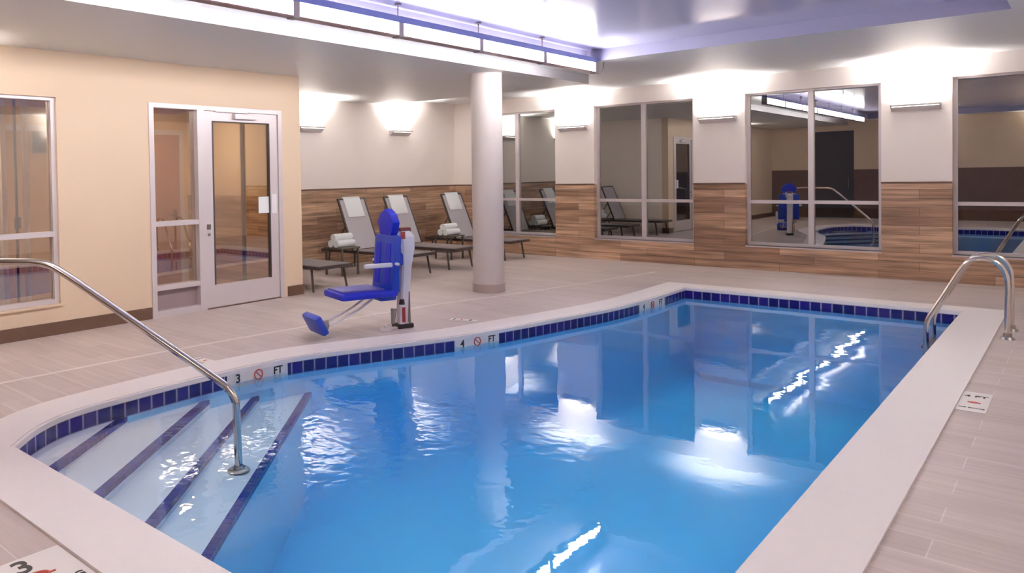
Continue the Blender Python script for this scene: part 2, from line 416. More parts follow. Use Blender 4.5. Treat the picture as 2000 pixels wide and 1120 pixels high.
mb = MB(); mb.box(xb, xb+0.012, D0+0.02, D0+0.07, 0.92, 0.98, bev=0.004); mb.cyl((xb+0.006, D0+0.045, 0.86), (xb+0.016, D0+0.045, 0.86), 0.014)
mb.build('door_lock', M_steelb, t)
mb = MB(); mb.box(xb+0.001, xb+0.008, D1-0.11, D1-0.03, 1.06, 1.30)
mb.build('push_plate', M_lwhite, t)
MB().box(XL-0.1, XL+0.02, S1+0.05, DU[1]-0.06, 0.0, 0.011).build('threshold', M_base, t)
# notice sheet on the door glass
mb = MB(); mb.box(XL-0.0235, XL-0.0225, D1-0.30, D1-0.135, 1.07, 1.27)
o = mb.build('paper_notice', mat('paper', hexc(220, 222, 222), 0.7, noise=(9, 0.02)))
tag(o, 'small white paper notice taped on the glass of the glazed door', 'notice')

# corridor behind the left wall
XC = -9.3
struct(box('floor_corridor', XC, XL-0.15, YN, YE-0.15, -0.1, 0.0, M_carpet), 'speckled carpet in the corridor behind the glass')
struct(box('ceiling_corridor', XC, XL-0.15, YN, YE-0.15, 2.55, 2.65, M_ceil), 'corridor ceiling behind the glass')
struct(box('wall_corridor', XC-0.15, XC, YN, YE-0.15, 0, 2.55, M_amber), 'warm amber corridor wall seen through the glass')
struct(box('wall_corridor_end', XC, XL-0.15, YN-0.15, YN, 0, 2.55, M_amber), 'end wall of the corridor')
struct(box('wall_corridor_partition', XC, XL-0.15, YE-0.3, YE-0.151, 1.27, 2.55, M_cream), 'cream upper wall at the corridor end, coloured like the reflection in the glazed door')  # cream and brown split copies the window wall's reflection in the door glass
struct(box('wall_corridor_cladding', XC, XL-0.15, YE-0.31, YE-0.151, 0, 1.27, M_wood), 'brown cladding at the corridor end, coloured like the reflection in the glazed door')
struct(box('reflection_strip', -8.02, -7.96, YE-0.33, YE-0.31, 0, 2.55, M_framed), 'dark upright strip on the corridor end wall, standing in for a reflected window edge')  # dark strip imitates the window edge mirrored in the door glass
o = box('door_mat', -8.35, -7.42, 4.95, 6.1, 0.0, 0.012, mat('brown_mat', hexc(140, 96, 60), 0.9, noise=(30, 0.15)), bev=0.004)
tag(o, 'brown entrance mat on the corridor floor inside the glazed door', 'mat')
def int_door(n, y0, y1, label, m):
    t = empty('door_%d' % n, (XC, y0, 0)); struct(t, label, 'door'); W = y1-y0
    mb = MB(); mb.box(0.0, 0.04, -0.07, 0, 0, 2.2); mb.box(0.0, 0.04, W, W+0.07, 0, 2.2); mb.box(0.0, 0.04, 0, W, 2.13, 2.2); mb.build('door_frame', M_frame, t)
    MB().box(0.0, 0.025, 0, W, 0.01, 2.13).build('door_leaf', m, t)
    mb = MB(); mb.cyl((0.025, W-0.08, 1.0), (0.08, W-0.08, 1.0), 0.012); mb.box(0.06, 0.08, W-0.2, W-0.07, 0.985, 1.015, bev=0.003); mb.box(0.025, 0.032, W-0.11, W-0.05, 0.93, 1.07)
    mb.build('door_handle', M_steel, t)
int_door(2, 5.05, 6.1, 'brown wooden door seen through the sidelight', M_brown)
int_door(4, 3.62, 4.42, 'tan wooden door in the corridor seen through the left window', mat('tan_wood_door', hexc(190, 150, 104), 0.4, noise=(3, 0.12)))
MB_ = MB(); MB_.box(XC+0.041, XC+0.06, 3.98, 4.36, 1.86, 2.12, bev=0.004)
o = MB_.build('wall_picture', M_darkdoor); tag(o, 'small dark panel on the corridor door, seen through the left window', 'picture')

# glass entrance door pull seen as black upright through the left window
t = empty('glass_partition', (-8.25, 0, 0)); tag(t, 'glass corridor partition with black upright pole seen through the left window', 'glass partition')
MB().cyl((0, 3.36, 0.0), (0, 3.36, 2.55), 0.014).build('pole', M_black, t)
MB().cyl((0, 3.36, 0.0), (0, 3.36, 0.03), 0.07).build('base_plate', M_black, t)
mb = MB(); mb.box(-0.025, 0.025, 3.44, 3.49, 0, 2.55); mb.box(-0.025, 0.025, 3.2, 3.25, 0, 2.55); mb.build('post', M_frame, t)
MB().cyl((0.02, 3.36, 1.0), (0.02, 3.36, 1.12), 0.035).build('latch', M_black, t)

# ------------------------------------------------------------------ pool outline
IN = [(-0.92, 1.70), (-0.92, 9.95)]                       # right edge
left = smooth_path([(-3.68, 9.95, 0), (-3.67, 8.9, 0), (-3.72, 8.0, 0), (-3.85, 7.2, 0), (-4.03, 6.25, 0), (-4.17, 5.65, 0), (-4.45, 4.9, 0), (-4.70, 4.15, 0), (-4.76, 3.4, 0), (-4.74, 2.75, 0), (-4.69, 2.25, 0), (-4.55, 1.95, 0), (-4.32, 1.70, 0)], 5)
IN = [Vector(p) for p in IN] + [Vector((v.x, v.y)) for v in left]
IN.reverse()                                               # now clockwise or ccw; fix below
def area(P): return 0.5*sum(P[i].x*P[(i+1) % len(P)].y-P[(i+1) % len(P)].x*P[i].y for i in range(len(P)))
if area(IN) < 0: IN.reverse()
def offset(P, d):
    """outward offset of a ccw polygon with mitre"""
    out = []; n = len(P)
    for i in range(n):
        a, b, c = P[i-1], P[i], P[(i+1) % n]
        e1 = (b-a).normalized(); e2 = (c-b).normalized()
        n1 = Vector((e1.y, -e1.x)); n2 = Vector((e2.y, -e2.x)); m = (n1+n2)
        m = m.normalized(); k = d/max(0.45, m.dot(n1)); out.append(b+m*k)
    return out
COP = 0.33
OUT = offset(IN, COP)
def ring(name, outer, inner, z0, z1, m, parent=None):
    bm = bmesh.new(); n = len(outer)
    A = [bm.verts.new((p.x, p.y, z1)) for p in outer]; B = [bm.verts.new((p.x, p.y, z1)) for p in inner]
    C = [bm.verts.new((p.x, p.y, z0)) for p in outer]; D = [bm.verts.new((p.x, p.y, z0)) for p in inner]
    for i in range(n):
        j = (i+1) % n
        bm.faces.new((A[i], A[j], B[j], B[i])); bm.faces.new((C[i], D[i], D[j], C[j]))
        bm.faces.new((A[i], C[i], C[j], A[j])); bm.faces.new((B[i], B[j], D[j], D[i]))
    bmesh.ops.recalc_face_normals(bm, faces=bm.faces)
    me = bpy.data.meshes.new(name); bm.to_mesh(me); bm.free(); return link(name, me, m, parent)
ZWAT = -0.10; ZF = -1.05
pool = empty('swimming_pool', (0, 0, 0)); tag(pool, 'indoor swimming pool with white coping, cobalt waterline tiles and corner steps', 'swimming pool')
# coping with softly rounded inner nose
nose = offset(IN, 0.012)
cop = ring('coping', OUT, nose, -0.03, 0.012, M_cop, pool)
lip = ring('coping_nose', offset(IN, 0.0119), offset(IN, -0.012), -0.028, 0.006, M_cop, cop)
# tile band
def band(name, P, z0, z1, m, parent, off=0.0):
    Q = offset(P, off); bm = bmesh.new(); uvl = bm.loops.layers.uv.new('UVMap'); n = len(Q); s = 0.0
    for i in range(n):
        a, b = Q[i], Q[(i+1) % n]; L = (b-a).length
        vs = [bm.verts.new((a.x, a.y, z0)), bm.verts.new((b.x, b.y, z0)), bm.verts.new((b.x, b.y, z1)), bm.verts.new((a.x, a.y, z1))]
        f = bm.faces.new(vs[::-1])
        uv = {vs[0]: (s, 0), vs[1]: (s+L, 0), vs[2]: (s+L, z1-z0), vs[3]: (s, z1-z0)}
        for lp in f.loops: lp[uvl].uv = (uv[lp.vert][0], uv[lp.vert][1]+0.0005)
        s += L
    me = bpy.data.meshes.new(name); bm.to_mesh(me); bm.free(); return link(name, me, m, parent)
band('waterline_tiles', IN, -0.136, -0.028, M_band, pool, 0.0)
# basin shell
bm = bmesh.new(); Q = offset(IN, 0.0); n = len(Q)
hi = [bm.verts.new((p.x, p.y, -0.136)) for p in Q]
for a in range(0, 9):                                      # coved junction of wall and floor
    th = a/8*PI/2; RC = 0.42; Qi = offset(IN, -RC*(1-math.cos(th)))
    lo = [bm.verts.new((p.x, p.y, ZF+RC-RC*math.sin(th))) for p in Qi]
    for i in range(n): bm.faces.new((lo[i], hi[i], hi[(i+1) % n], lo[(i+1) % n])).smooth = True
    hi = lo
bm.faces.new(lo)
me = bpy.data.meshes.new('basin'); bm.to_mesh(me); bm.free(); link('basin', me, M_basin, pool)
# steps: four treads cut by straight nosing lines running across the corner
LINES = [((-4.20, 1.90), (-4.83, 2.79), -0.135), ((-3.77, 1.95), (-4.74, 3.33), -0.18), ((-3.37, 2.01), (-4.73, 3.81), -0.25), ((-2.97, 2.07), (-4.62, 4.27), -0.31)]
def clip(P, a, b):
    """part of polygon P on the corner side of line a-b"""
    a = Vector(a); b = Vector(b); d = (b-a).normalized(); nrm = Vector((-d.y, d.x))
    if nrm.dot(Vector((-4.75, 1.7))-a) < 0: nrm = -nrm
    out = []
    for i in range(len(P)):
        p, q = P[i], P[(i+1) % len(P)]; sp, sq = nrm.dot(p-a), nrm.dot(q-a)
        if sp >= 0: out.append(p)
        if sp*sq < 0: out.append(p+(q-p)*(sp/(sp-sq)))
    return out
INI = offset(IN, -0.002)
for a, b, z in LINES:
    poly = clip(INI, a, b)
    st = MB().prism([(p.x, p.y) for p in poly], ZF, z).build('step', M_plaster, pool)
    a2, b2 = Vector(a), Vector(b); d = (b2-a2).normalized()
    # nosing tile strip: find ends on the outline
    pts = [p for p in poly if abs((p-a2).cross(d)) < 1e-3]
    e0, e1 = pts[0], pts[-1]; 
    nr = Vector((-d.y, d.x)); nr = nr if nr.dot(Vector((-4.75, 1.7))-a2) > 0 else -nr
    dd = (e1-e0).normalized(); e0 = e0+dd*0.01; e1 = e1-dd*0.01
    k = max(1, int((e1-e0).length/0.055)); mbt = MB(); stp = (e1-e0)/k
    for i in range(k):
        p = e0+stp*i+dd*0.002; q = e0+stp*(i+1)-dd*0.002; r0 = p-nr*0.004; r1 = q-nr*0.004
        mbt.prism([(r0.x, r0.y), (r1.x, r1.y), ((q+nr*0.05).x, (q+nr*0.05).y), ((p+nr*0.05).x, (p+nr*0.05).y)], z-0.03, z+0.003)
    mbt.build('nosing_tiles', M_tdark, st)
# water
Qw = offset(IN, 0.004); bm = bmesh.new()
lo = [bm.verts.new((p.x, p.y, ZF-0.03)) for p in Qw]; hi = [bm.verts.new((p.x, p.y, ZWAT)) for p in Qw]; n = len(Qw)
bm.faces.new(lo[::-1]); bm.faces.new(hi)
for i in range(n): bm.faces.new((lo[i], lo[(i+1) % n], hi[(i+1) % n], hi[i]))
bmesh.ops.recalc_face_normals(bm, faces=bm.faces)
me = bpy.data.meshes.new('pool_water'); bm.to_mesh(me); bm.free()
o = link('pool_water', me, M_water); tag(o, 'clear blue pool water mirroring windows, column and lights', 'water', kind='stuff')

# text helper: returns mesh object of text lying in a frame given by matrix
def text_mesh(name, s, size, M, m, parent, depth=0.0008):
    cu = bpy.data.curves.new(name, 'FONT'); cu.body = s; cu.size = size; cu.align_x = 'CENTER'; cu.align_y = 'CENTER'; cu.extrude = depth; cu.offset = size*0.02
    ob = bpy.data.objects.new(name+'_curve', cu); col.objects.link(ob)
    dg = bpy.context.evaluated_depsgraph_get(); dg.update()
    me = bpy.data.meshes.new_from_object(ob.evaluated_get(dg)); me.transform(M)
    bpy.data.objects.remove(ob); bpy.data.curves.remove(cu)
    me.materials.clear(); me.name = name
    return link(name, me, m, parent)
# waterline depth markers
def along(s0x):  # nearest contour point & tangent by y on left side
    best = None
    for i in range(len(IN)):
        a, b = IN[i], IN[(i+1) % len(IN)]
        if a.x > -2 or b.x > -2: continue
        if (a.y-s0x)*(b.y-s0x) <= 0 and abs(a.y-b.y) > 1e-6:
            t = (s0x-a.y)/(b.y-a.y); return a+(b-a)*t, (b-a).normalized()
def water_marker(y0, y1, txt, label):
    pa, _ = along(y0); pb, _ = along(y1); c = (pa+pb)/2; d = (pb-pa); W = d.length; d.normalize()
    inw = Vector((d.y, -d.x));  inw = inw if inw.x > 0 else -inw
    X = Vector((d.x, d.y, 0)); Z = Vector((0, 0, 1)); Nn = Vector((inw.x, inw.y, 0))
    if X.cross(Z).dot(Nn) < 0: X = -X
    # plate sits just proud of the tiles
    sag = max(0.0, max((Vector(p)-c).dot(inw) for p in IN if min(y0, y1) < p.y < max(y0, y1) and p.x < -2) if any(min(y0, y1) < p.y < max(y0, y1) and p.x < -2 for p in IN) else 0)
    M = Matrix.Translation((c.x+inw.x*(sag+0.004), c.y+inw.y*(sag+0.004), -0.082)) @ Matrix((X, Z, Nn)).transposed().to_4x4()
    t = MB().box(-W/2, W/2, -0.054, 0.054, -0.003, 0.001, M=M).build('depth_marker', M_mark)
    tag(t, label, 'depth marker', 'depth markers set into the waterline tiles')
    text_mesh('depth_number', txt, 0.095, M @ Matrix.Translation((-W*0.33, 0.01, 0.0025)), M_ink, t)
    text_mesh('unit_text', 'FT', 0.085, M @ Matrix.Translation((W*0.33, 0.012, 0.0025)), M_ink, t)
    mb = MB(); rr = 0.038
    mb.tube([M @ Vector((rr*math.cos(a), rr*math.sin(a)+0.012, 0.003)) for a in [2*PI*k/24 for k in range(24)]]+[M @ Vector((rr, 0.012, 0.003))], 0.006, 6)
    mb.tube([M @ Vector((-0.026, 0.036, 0.003)), M @ Vector((0.026, -0.012, 0.003))], 0.005, 6)
    mb.build('no_diving_symbol', M_inkred, t)
water_marker(3.52, 4.10, '3', 'white waterline tile marker reading 3 FT, behind the stair handrail')
water_marker(5.66, 6.20, '4', 'white waterline tile marker reading 4 FT, in the middle of the long edge')
water_marker(8.55, 9.25, '4', 'white waterline tile marker reading 4 FT, near the far left corner of the pool')

# ------------------------------------------------------------------ deck floor with pool hole, and other floors
bm = bmesh.new()
O2 = [bm.verts.new((p.x, p.y, 0)) for p in OUT]
R2 = [bm.verts.new(v) for v in ((XN, YE, 0), (XL, YE, 0), (XL, YN, 0), (XR, YN, 0), (XR, YB, 0), (XN, YB, 0))]
es = [bm.edges.new((O2[i], O2[(i+1) % len(O2)])) for i in range(len(O2))] + [bm.edges.new((R2[i], R2[(i+1) % len(R2)])) for i in range(len(R2))]
bmesh.ops.triangle_fill(bm, use_beauty=True, use_dissolve=False, edges=es)
r = bmesh.ops.extrude_face_region(bm, geom=list(bm.faces))
bmesh.ops.translate(bm, verts=[v for v in r['geom'] if isinstance(v, bmesh.types.BMVert)], vec=(0, 0, -0.08))
bmesh.ops.recalc_face_normals(bm, faces=bm.faces)
me = bpy.data.meshes.new('floor'); bm.to_mesh(me); bm.free()
struct(link('floor', me, M_deck), 'wood-look porcelain tile pool deck')
# pale drain strip along the deck
cl = smooth_path([(-5.80, 0.2, 0), (-5.78, 2.2, 0), (-5.74, 3.5, 0), (-5.62, 4.9, 0), (-5.42, 6.73, 0), (-5.11, 8.17, 0), (-4.85, 9.68, 0), (-4.60, 11.3, 0)], 6)
bm = bmesh.new(); prev = None
for i, p in enumerate(cl):
    d = (cl[min(i+1, len(cl)-1)]-cl[max(i-1, 0)]).normalized(); nn = Vector((-d.y, d.x, 0))*0.021
    q = [bm.verts.new((p+nn)+Vector((0, 0, 0.0015))), bm.verts.new((p-nn)+Vector((0, 0, 0.0015))), bm.verts.new((p-nn)+Vector((0, 0, -0.01))), bm.verts.new((p+nn)+Vector((0, 0, -0.01)))]
    if prev:
        for k in range(4): bm.faces.new((prev[k], prev[(k+1) % 4], q[(k+1) % 4], q[k]))
    prev = q
bmesh.ops.recalc_face_normals(bm, faces=bm.faces)
me = bpy.data.meshes.new('deck_drain'); bm.to_mesh(me); bm.free()
o = link('deck_drain', me, mat('pale_drain_strip', hexc(214, 204, 198), 0.5, noise=(9, 0.03)))
tag(o, 'pale narrow drain strip curving through the deck behind the pool', 'drain')
# deck depth marker tiles
def deck_marker(cx, cy, w, h, rz, num, label):
    t = empty('deck_marker', (cx, cy, 0), rz); tag(t, label, 'depth marker', 'depth marker tiles laid in the deck')
    MB().box(-w/2, w/2, -h/2, h/2, 0, 0.004).build('marker_tile', M_mark, t)
    q = min(w, h)
    text_mesh('depth_text', num, q*0.44, Matrix.Translation((-w*0.02, h*0.26, 0.005)), M_ink, t)
    mb = MB(); mb.tube([Vector((w*0.14*math.cos(a), -h*0.06+w*0.14*math.sin(a)*0.6, 0.0055)) for a in [2*PI*k/20 for k in range(21)]], q*0.02, 6)
    mb.box(-w*0.22, w*0.22, -h*0.075, -h*0.045, 0.004, 0.0068); mb.build('no_diving_symbol', M_inkred, t)
    text_mesh('warning_text', 'NO DIVING', q*0.165, Matrix.Translation((0, -h*0.34, 0.005)), M_ink, t)
deck_marker(-2.85, 1.19, 0.34, 0.34, math.radians(90), '3', 'white deck tile reading 3 on the near deck at the lower left corner')
deck_marker(-0.515, 6.20, 0.145, 0.52, 0.0, '4 FT', 'white deck tile reading 4 FT beside the right-hand coping')
deck_marker(-5.165, 3.62, 0.09, 0.30, math.radians(-88), '3 FT', 'white deck tile reading 3 FT behind the left coping, past the handrail')
deck_marker(-4.585, 6.40, 0.09, 0.28, math.radians(-72), '4 FT', 'white deck tile reading 4 FT behind the coping, right of the blue lift')

# ------------------------------------------------------------------ ceilings
TX0, TX1, TY0, TY1 = -4.55, -0.50, -1.2, 9.1
XBH, YBH = -5.16, 10.35                        # bulkhead where the low ceiling ends
mb = MB(); mb.box(XN-0.2, XBH, YN-0.2, YBH, ZC, 3.3); struct(mb.build('ceiling', M_ceil), 'flat white lower ceiling over the left deck and the lounge alcove')
struct(MB().box(XBH-0.001, XBH+0.006, YN, YBH, ZC, ZS).build('trim_5', mat('bulkhead_dimmed_paint', hexc(146, 142, 148), 0.5, noise=(4, 0.02))), 'light vertical bulkhead edge of the lower ceiling, greyed against the lens glow')  # face coloured darker to offset the strong light from the lens row
mb = MB(); mb.box(XBH, TX0, YN, YBH, ZS, 3.3); mb.box(XN-0.2, TX0, YBH, YB+0.2, ZS, 3.3); mb.box(TX0, XR+0.2, TY1, YB+0.2, ZS, 3.3); mb.box(TX1, XR+0.2, YN, TY1, ZS, 3.3); mb.box(TX0, TX1, YN, TY0, ZS, 3.3)
struct(mb.build('ceiling_soffit', M_strip), 'white soffit surrounding the recessed tray ceiling')
mb = MB(); mb.box(TX0, TX1, TY0, TY1, ZT, 3.3); struct(mb.build('ceiling_tray', M_tray), 'glossy pale blue recessed tray ceiling above the pool')
mb = MB(); e = 0.006
mb.box(TX0, TX0+e, TY0, TY1, ZS, ZT); mb.box(TX1-e, TX1, TY0, TY1, ZS, ZT); mb.box(TX0+e, TX1-e, TY1-e, TY1, ZS, ZT); mb.box(TX0+e, TX1-e, TY0, TY0+e, ZS, ZT)
struct(mb.build('trim_3', M_riser), 'lavender riser edge of the tray ceiling')

# ------------------------------------------------------------------ linear fixture row
t = empty('linear_light', (-4.42, 0, 0)); tag(t, 'long suspended row of lit white lens sections along the tray ceiling edge', 'ceiling light')
ys = [9.02-1.26*k for k in range(8)]
for k in range(7):
    y1, y0 = ys[k], ys[k+1]
    MB().box(-0.035, 0.035, y0+0.035, y1-0.035, 2.755, 2.865, bev=0.006).build('light_lens', M_lens, t)
MB().box(-0.045, 0.045, ys[-1], ys[0], 2.865, 2.925, bev=0.004).build('housing', M_house, t)
MB().box(-0.04, 0.04, ys[-1], ys[0], 2.742, 2.755).build('lower_rail', M_rail, t)
for y in ys:
    m_ = MB(); m_.box(-0.042, 0.042, y-0.035, y+0.035, 2.735, 2.87, bev=0.004); m_.build('bracket', M_brk, t)
    m_ = MB(); m_.cyl((0, y, 2.92), (0, y, ZT), 0.006, n=8); m_.cyl((0, y, ZT-0.012), (0, y, ZT), 0.03); m_.build('hanger', M_brk, t)
MB().tube(smooth_path([(0, ys[0]+0.03, 2.77), (0.01, ys[0]+0.1, 2.74), (0.03, ys[0]+0.18, 2.8), (0.03, ys[0]+0.2, 2.895)], 5), 0.008, 8).build('power_cord', M_brk, t)

# ------------------------------------------------------------------ wall uplight sconces
def area_light(name, loc, sx, sy, power, rot, color, parent=None, spread=PI):
    l = bpy.data.lights.new(name, 'AREA'); l.shape = 'RECTANGLE'; l.size = sx; l.size_y = sy; l.energy = power; l.color = color; l.spread = spread
    o = bpy.data.objects.new(name, l); col.objects.link(o); o.location = loc; o.rotation_euler = rot
    if parent: o.parent = parent
    return o
WARM = (1.0, 0.975, 0.96)
def sconce():
    """built facing -y off a wall at y=0, centred on x=0, z = top edge"""
    t = empty('wall_sconce')
    M = Matrix(((0, 0, 1, 0), (1, 0, 0, 0), (0, 1, 0, 0), (0, 0, 0, 1)))
    w = 0.26
    bm = bmesh.new()
    prof = [(0, -0.085), (-0.03, -0.085), (-0.13, -0.012), (-0.13, 0.0), (-0.118, 0.0), (-0.118, -0.008), (-0.03, -0.06), (0, -0.06)]
    A = [bm.verts.new((-w, y, z)) for y, z in prof]; B = [bm.verts.new((w, y, z)) for y, z in prof]; n = len(prof)
    for i in range(n): bm.faces.new((A[i], A[(i+1) % n], B[(i+1) % n], B[i]))
    bm.faces.new(A[::-1]); bm.faces.new(B); bmesh.ops.recalc_face_normals(bm, faces=bm.faces)
    me = bpy.data.meshes.new('sconce_body'); bm.to_mesh(me); bm.free(); link('sconce_body', me, M_shelf, t)
    mb = MB()
    for sx in (-1, 1):
        mb.prism([(0, -0.085), (-0.03, -0.085), (-0.13, -0.012), (-0.13, 0.0), (0, 0.0)], sx*w-0.004, sx*w+0.004, M=M)
    mb.build_each('end_cap', M_shelf, t)
    MB().box(-w+0.012, w-0.012, -0.112, -0.012, -0.03, -0.02).build('uplight_lens', M_lensup, t)
    area_light('uplight_lamp', (0, -0.078, -0.012), 2*w-0.04, 0.07, P_SCONCE, (PI, 0, 0), WARM, t, math.radians(125))
    return t
proto = sconce(); first = True
SC = [(-6.46, YB, 0, 'white wall sconce uplight between the corner window and the next window'),
      (-4.07, YB, 0, 'white wall sconce uplight on the pier in the middle of the window wall'),
      (-1.62, YB, 0, 'white wall sconce uplight on the pier nearest the pool ladder'),
      (XN, 8.42, PI/2, 'white wall sconce uplight on the alcove wall beside the end of the cream wall'),
      (XN, 10.68, PI/2, 'white wall sconce uplight centred on the alcove wall above the lounge chairs'),
      (XL, 1.95, PI/2, 'white wall sconce uplight on the cream wall left of the interior window'),
      (-3.4, YN, PI, 'added white sconce uplight on the unseen near wall, left of its pair'),  # near and right wall sconces: added out of view to light the near side
      (-0.6, YN, PI, 'added white sconce uplight on the unseen near wall, right of its pair'),
      (XR, 2.5, -PI/2, 'added white sconce uplight on the unseen right wall nearer the camera'),
      (XR, 7.5, -PI/2, 'added white sconce uplight on the unseen right wall farther from the camera')]
for x, y, rz, lab in SC:
    s = proto if first else copy_tree(proto)
    first = False
    s.location = (x, y, 2.32); s.rotation_euler = (0, 0, rz)
    tag(s, lab, 'wall light', 'wall sconces washing the ceiling')
# corridor downlights
for i, (x, y, wh) in enumerate([(-8.2, 2.2, 'near'), (-8.2, 5.4, 'beyond the sidelight')]):
    t = empty('recessed_downlight', (x, y, 2.55)); tag(t, 'round recessed downlight in the corridor ceiling, %s' % ('behind the left window' if i == 0 else 'behind the sidelight'), 'ceiling light', 'corridor downlights')
    MB().cyl((0, 0, -0.012), (0, 0, 0.0), 0.1, n=32).build('trim_ring', M_lwhite, t)
    MB().cyl((0, 0, -0.016), (0, 0, -0.011), 0.075, n=32).build('lens', M_lensup, t)
    l = bpy.data.lights.new('downlight_lamp', 'AREA'); l.shape = 'DISK'; l.size = 0.15; l.energy = P_CORR; l.color = (1, 0.85, 0.66)
    o = bpy.data.objects.new('downlight_lamp', l); col.objects.link(o); o.location = (0, 0, -0.03); o.parent = t

# ------------------------------------------------------------------ round column
t = empty('column', (-5.47, 8.20, 0)); tag(t, 'round taupe column standing on the deck between pool and lounge chairs', 'column', kind='thing')
MB().cyl((0, 0, 0), (0, 0, ZC), 0.195, n=64).build('shaft', M_col, t, smooth=True)
MB().cyl((0, 0, 0), (0, 0, 0.11), 0.203, n=64).build('base_collar', mat('column_base', hexc(168, 152, 146), 0.4, 0.1, noise=(8, 0.05)), t, smooth=True)

# ------------------------------------------------------------------ handrail into the steps
t = empty('pool_handrail', (-3.735, 2.84, -0.30)); tag(t, 'long polished steel handrail sloping from the left deck down into the corner steps', 'handrail')
B0 = Vector((-3.735, 2.84, -0.30))
pts = [(-3.735, 2.84, -0.295), (-3.738, 2.838, -0.1), (-3.742, 2.836, 0.08), (-3.752, 2.83, 0.14), (-3.785, 2.807, 0.20), (-3.85, 2.763, 0.262), (-4.26, 2.475, 0.589), (-4.56, 2.265, 0.83), (-4.68, 2.18, 0.922), (-4.745, 2.135, 0.962), (-4.82, 2.082, 0.98), (-4.92, 2.01, 0.984), (-5.3, 1.745, 0.984), (-5.62, 1.52, 0.98), (-5.72, 1.45, 0.955), (-5.77, 1.415, 0.90), (-5.78, 1.408, 0.8), (-5.78, 1.408, 0.4), (-5.78, 1.408, 0.0)]
MB().tube([p-B0 for p in smooth_path(pts, 5)], 0.024, 18).build('rail', M_steel, t, smooth=True)
MB().cyl((0, 0, 0.0), (0, 0, 0.012), 0.07, 0.055, n=28).cyl((0, 0, 0.012), (0, 0, 0.03), 0.04, 0.03, n=28).build('flange', M_steelb, t, smooth=True)
e = Vector((-5.78, 1.408, 0))-B0
MB().cyl(e, e+Vector((0, 0, 0.018)), 0.06, 0.045, n=28).build('flange', M_steelb, t, smooth=True)

# ------------------------------------------------------------------ pool ladder
t = empty('pool_ladder', (-0.5, 8.87, 0)); tag(t, 'polished steel pool ladder with two looped rails at the far right of the pool', 'pool ladder')
for dy in (-0.23, 0.23):
    P = [(0, dy, 0), (0, dy, 0.3), (0, dy, 0.46), (-0.012, dy, 0.56), (-0.06, dy, 0.645), (-0.14, dy, 0.685), (-0.23, dy, 0.672), (-0.30, dy, 0.60), (-0.42, dy, 0.36), (-0.505, dy, 0.19), (-0.545, dy, 0.105), (-0.56, dy, 0.03), (-0.56, dy, -0.08), (-0.56, dy, -0.5), (-0.55, dy, -0.75), (-0.50, dy, -0.86), (-0.44, dy, -0.88)]
    MB().tube(smooth_path(P, 5), 0.021, 16).build('rail', M_steel, t, smooth=True)
    MB().cyl((0, dy, 0), (0, dy, 0.02), 0.055, 0.042, n=24).cyl((0, dy, 0.02), (0, dy, 0.055), 0.032, 0.028, n=24).build('flange', M_steelb, t, smooth=True)
for z in (-0.16, -0.42, -0.68):
    MB().box(-0.60, -0.50, -0.21, 0.21, z-0.012, z+0.012, bev=0.008).build('tread', M_steelb, t)

# ------------------------------------------------------------------ pool lift (chair swivelled over the deck)
t = empty('pool_lift', (-4.83, 5.71, 0), math.atan2(-0.941, -0.338))
tag(t, 'white pool lift with a blue plastic seat, headrest and footrest at the pool edge', 'pool lift')
# local +x = forward of the seat, +y = left of the seat (towards the camera side), z up
mb = MB(); mb.box(-0.10, 0.075, -0.07, 0.07, 0.0, 0.045, bev=0.01); mb.build('base_shoe', M_black, t)
# tapering leaning mast
bm = bmesh.new()
sec = [(0.04, -0.01, 0.05, 0.055), (0.30, -0.02, 0.048, 0.055), (0.60, -0.045, 0.055, 0.055), (0.78, -0.06, 0.075, 0.06), (0.90, -0.05, 0.085, 0.06), (0.955, -0.03, 0.06, 0.05)]
rings = []
for z, cx_, hw, hy in sec:
    rings.append([bm.verts.new((cx_+sx*hw, sy*hy, z)) for sx, sy in ((-1, -0.7), (-0.7, -1), (0.7, -1), (1, -0.7), (1, 0.7), (0.7, 1), (-0.7, 1), (-1, 0.7))])
for A, B in zip(rings, rings[1:]):
    for k in range(8): bm.faces.new((A[k], A[(k+1) % 8], B[(k+1) % 8], B[k]))
bm.faces.new(rings[0][::-1]); bm.faces.new(rings[-1]); bmesh.ops.recalc_face_normals(bm, faces=bm.faces)
me = bpy.data.meshes.new('mast'); bm.to_mesh(me); bm.free(); mast = link('mast', me, M_lwhite, t)
MB().box(-0.10, 0.03, -0.045, 0.045, 0.945, 0.99, bev=0.012).build('mast_cap', mat('maroon_cap', hexc(120, 58, 52), 0.4, noise=(9, 0.1)), mast)
MB().box(-0.02, 0.03, 0.055, 0.062, 0.88, 0.95).build('warning_sticker', M_red, mast)
# actuator and battery on the front of the lower mast
mb = MB(); mb.cyl((0.035, 0.055, 0.05), (0.03, 0.06, 0.24), 0.034, 0.030, n=20); actu = mb.build('battery_canister', M_lwhite, t, smooth=True)
MB().cyl((0.03, 0.06, 0.24), (0.028, 0.06, 0.29), 0.030, 0.022, n=20).build('canister_cap', M_black, actu, smooth=True)
MB().box(0.012, 0.045, 0.088, 0.096, 0.07, 0.215).build('red_stripe', M_red, actu)
mb = MB(); mb.cyl((-0.055, 0.05, 0.06), (-0.06, 0.05, 0.36), 0.018, 0.008, n=14); mb.build('actuator_rod', M_steelb, t, smooth=True)
mb = MB(); mb.cyl((0.11, 0.02, 0.05), (0.1, 0.02, 0.20), 0.018, 0.03, n=14); mb.build('hose_clip', M_lgrey, t, smooth=True)
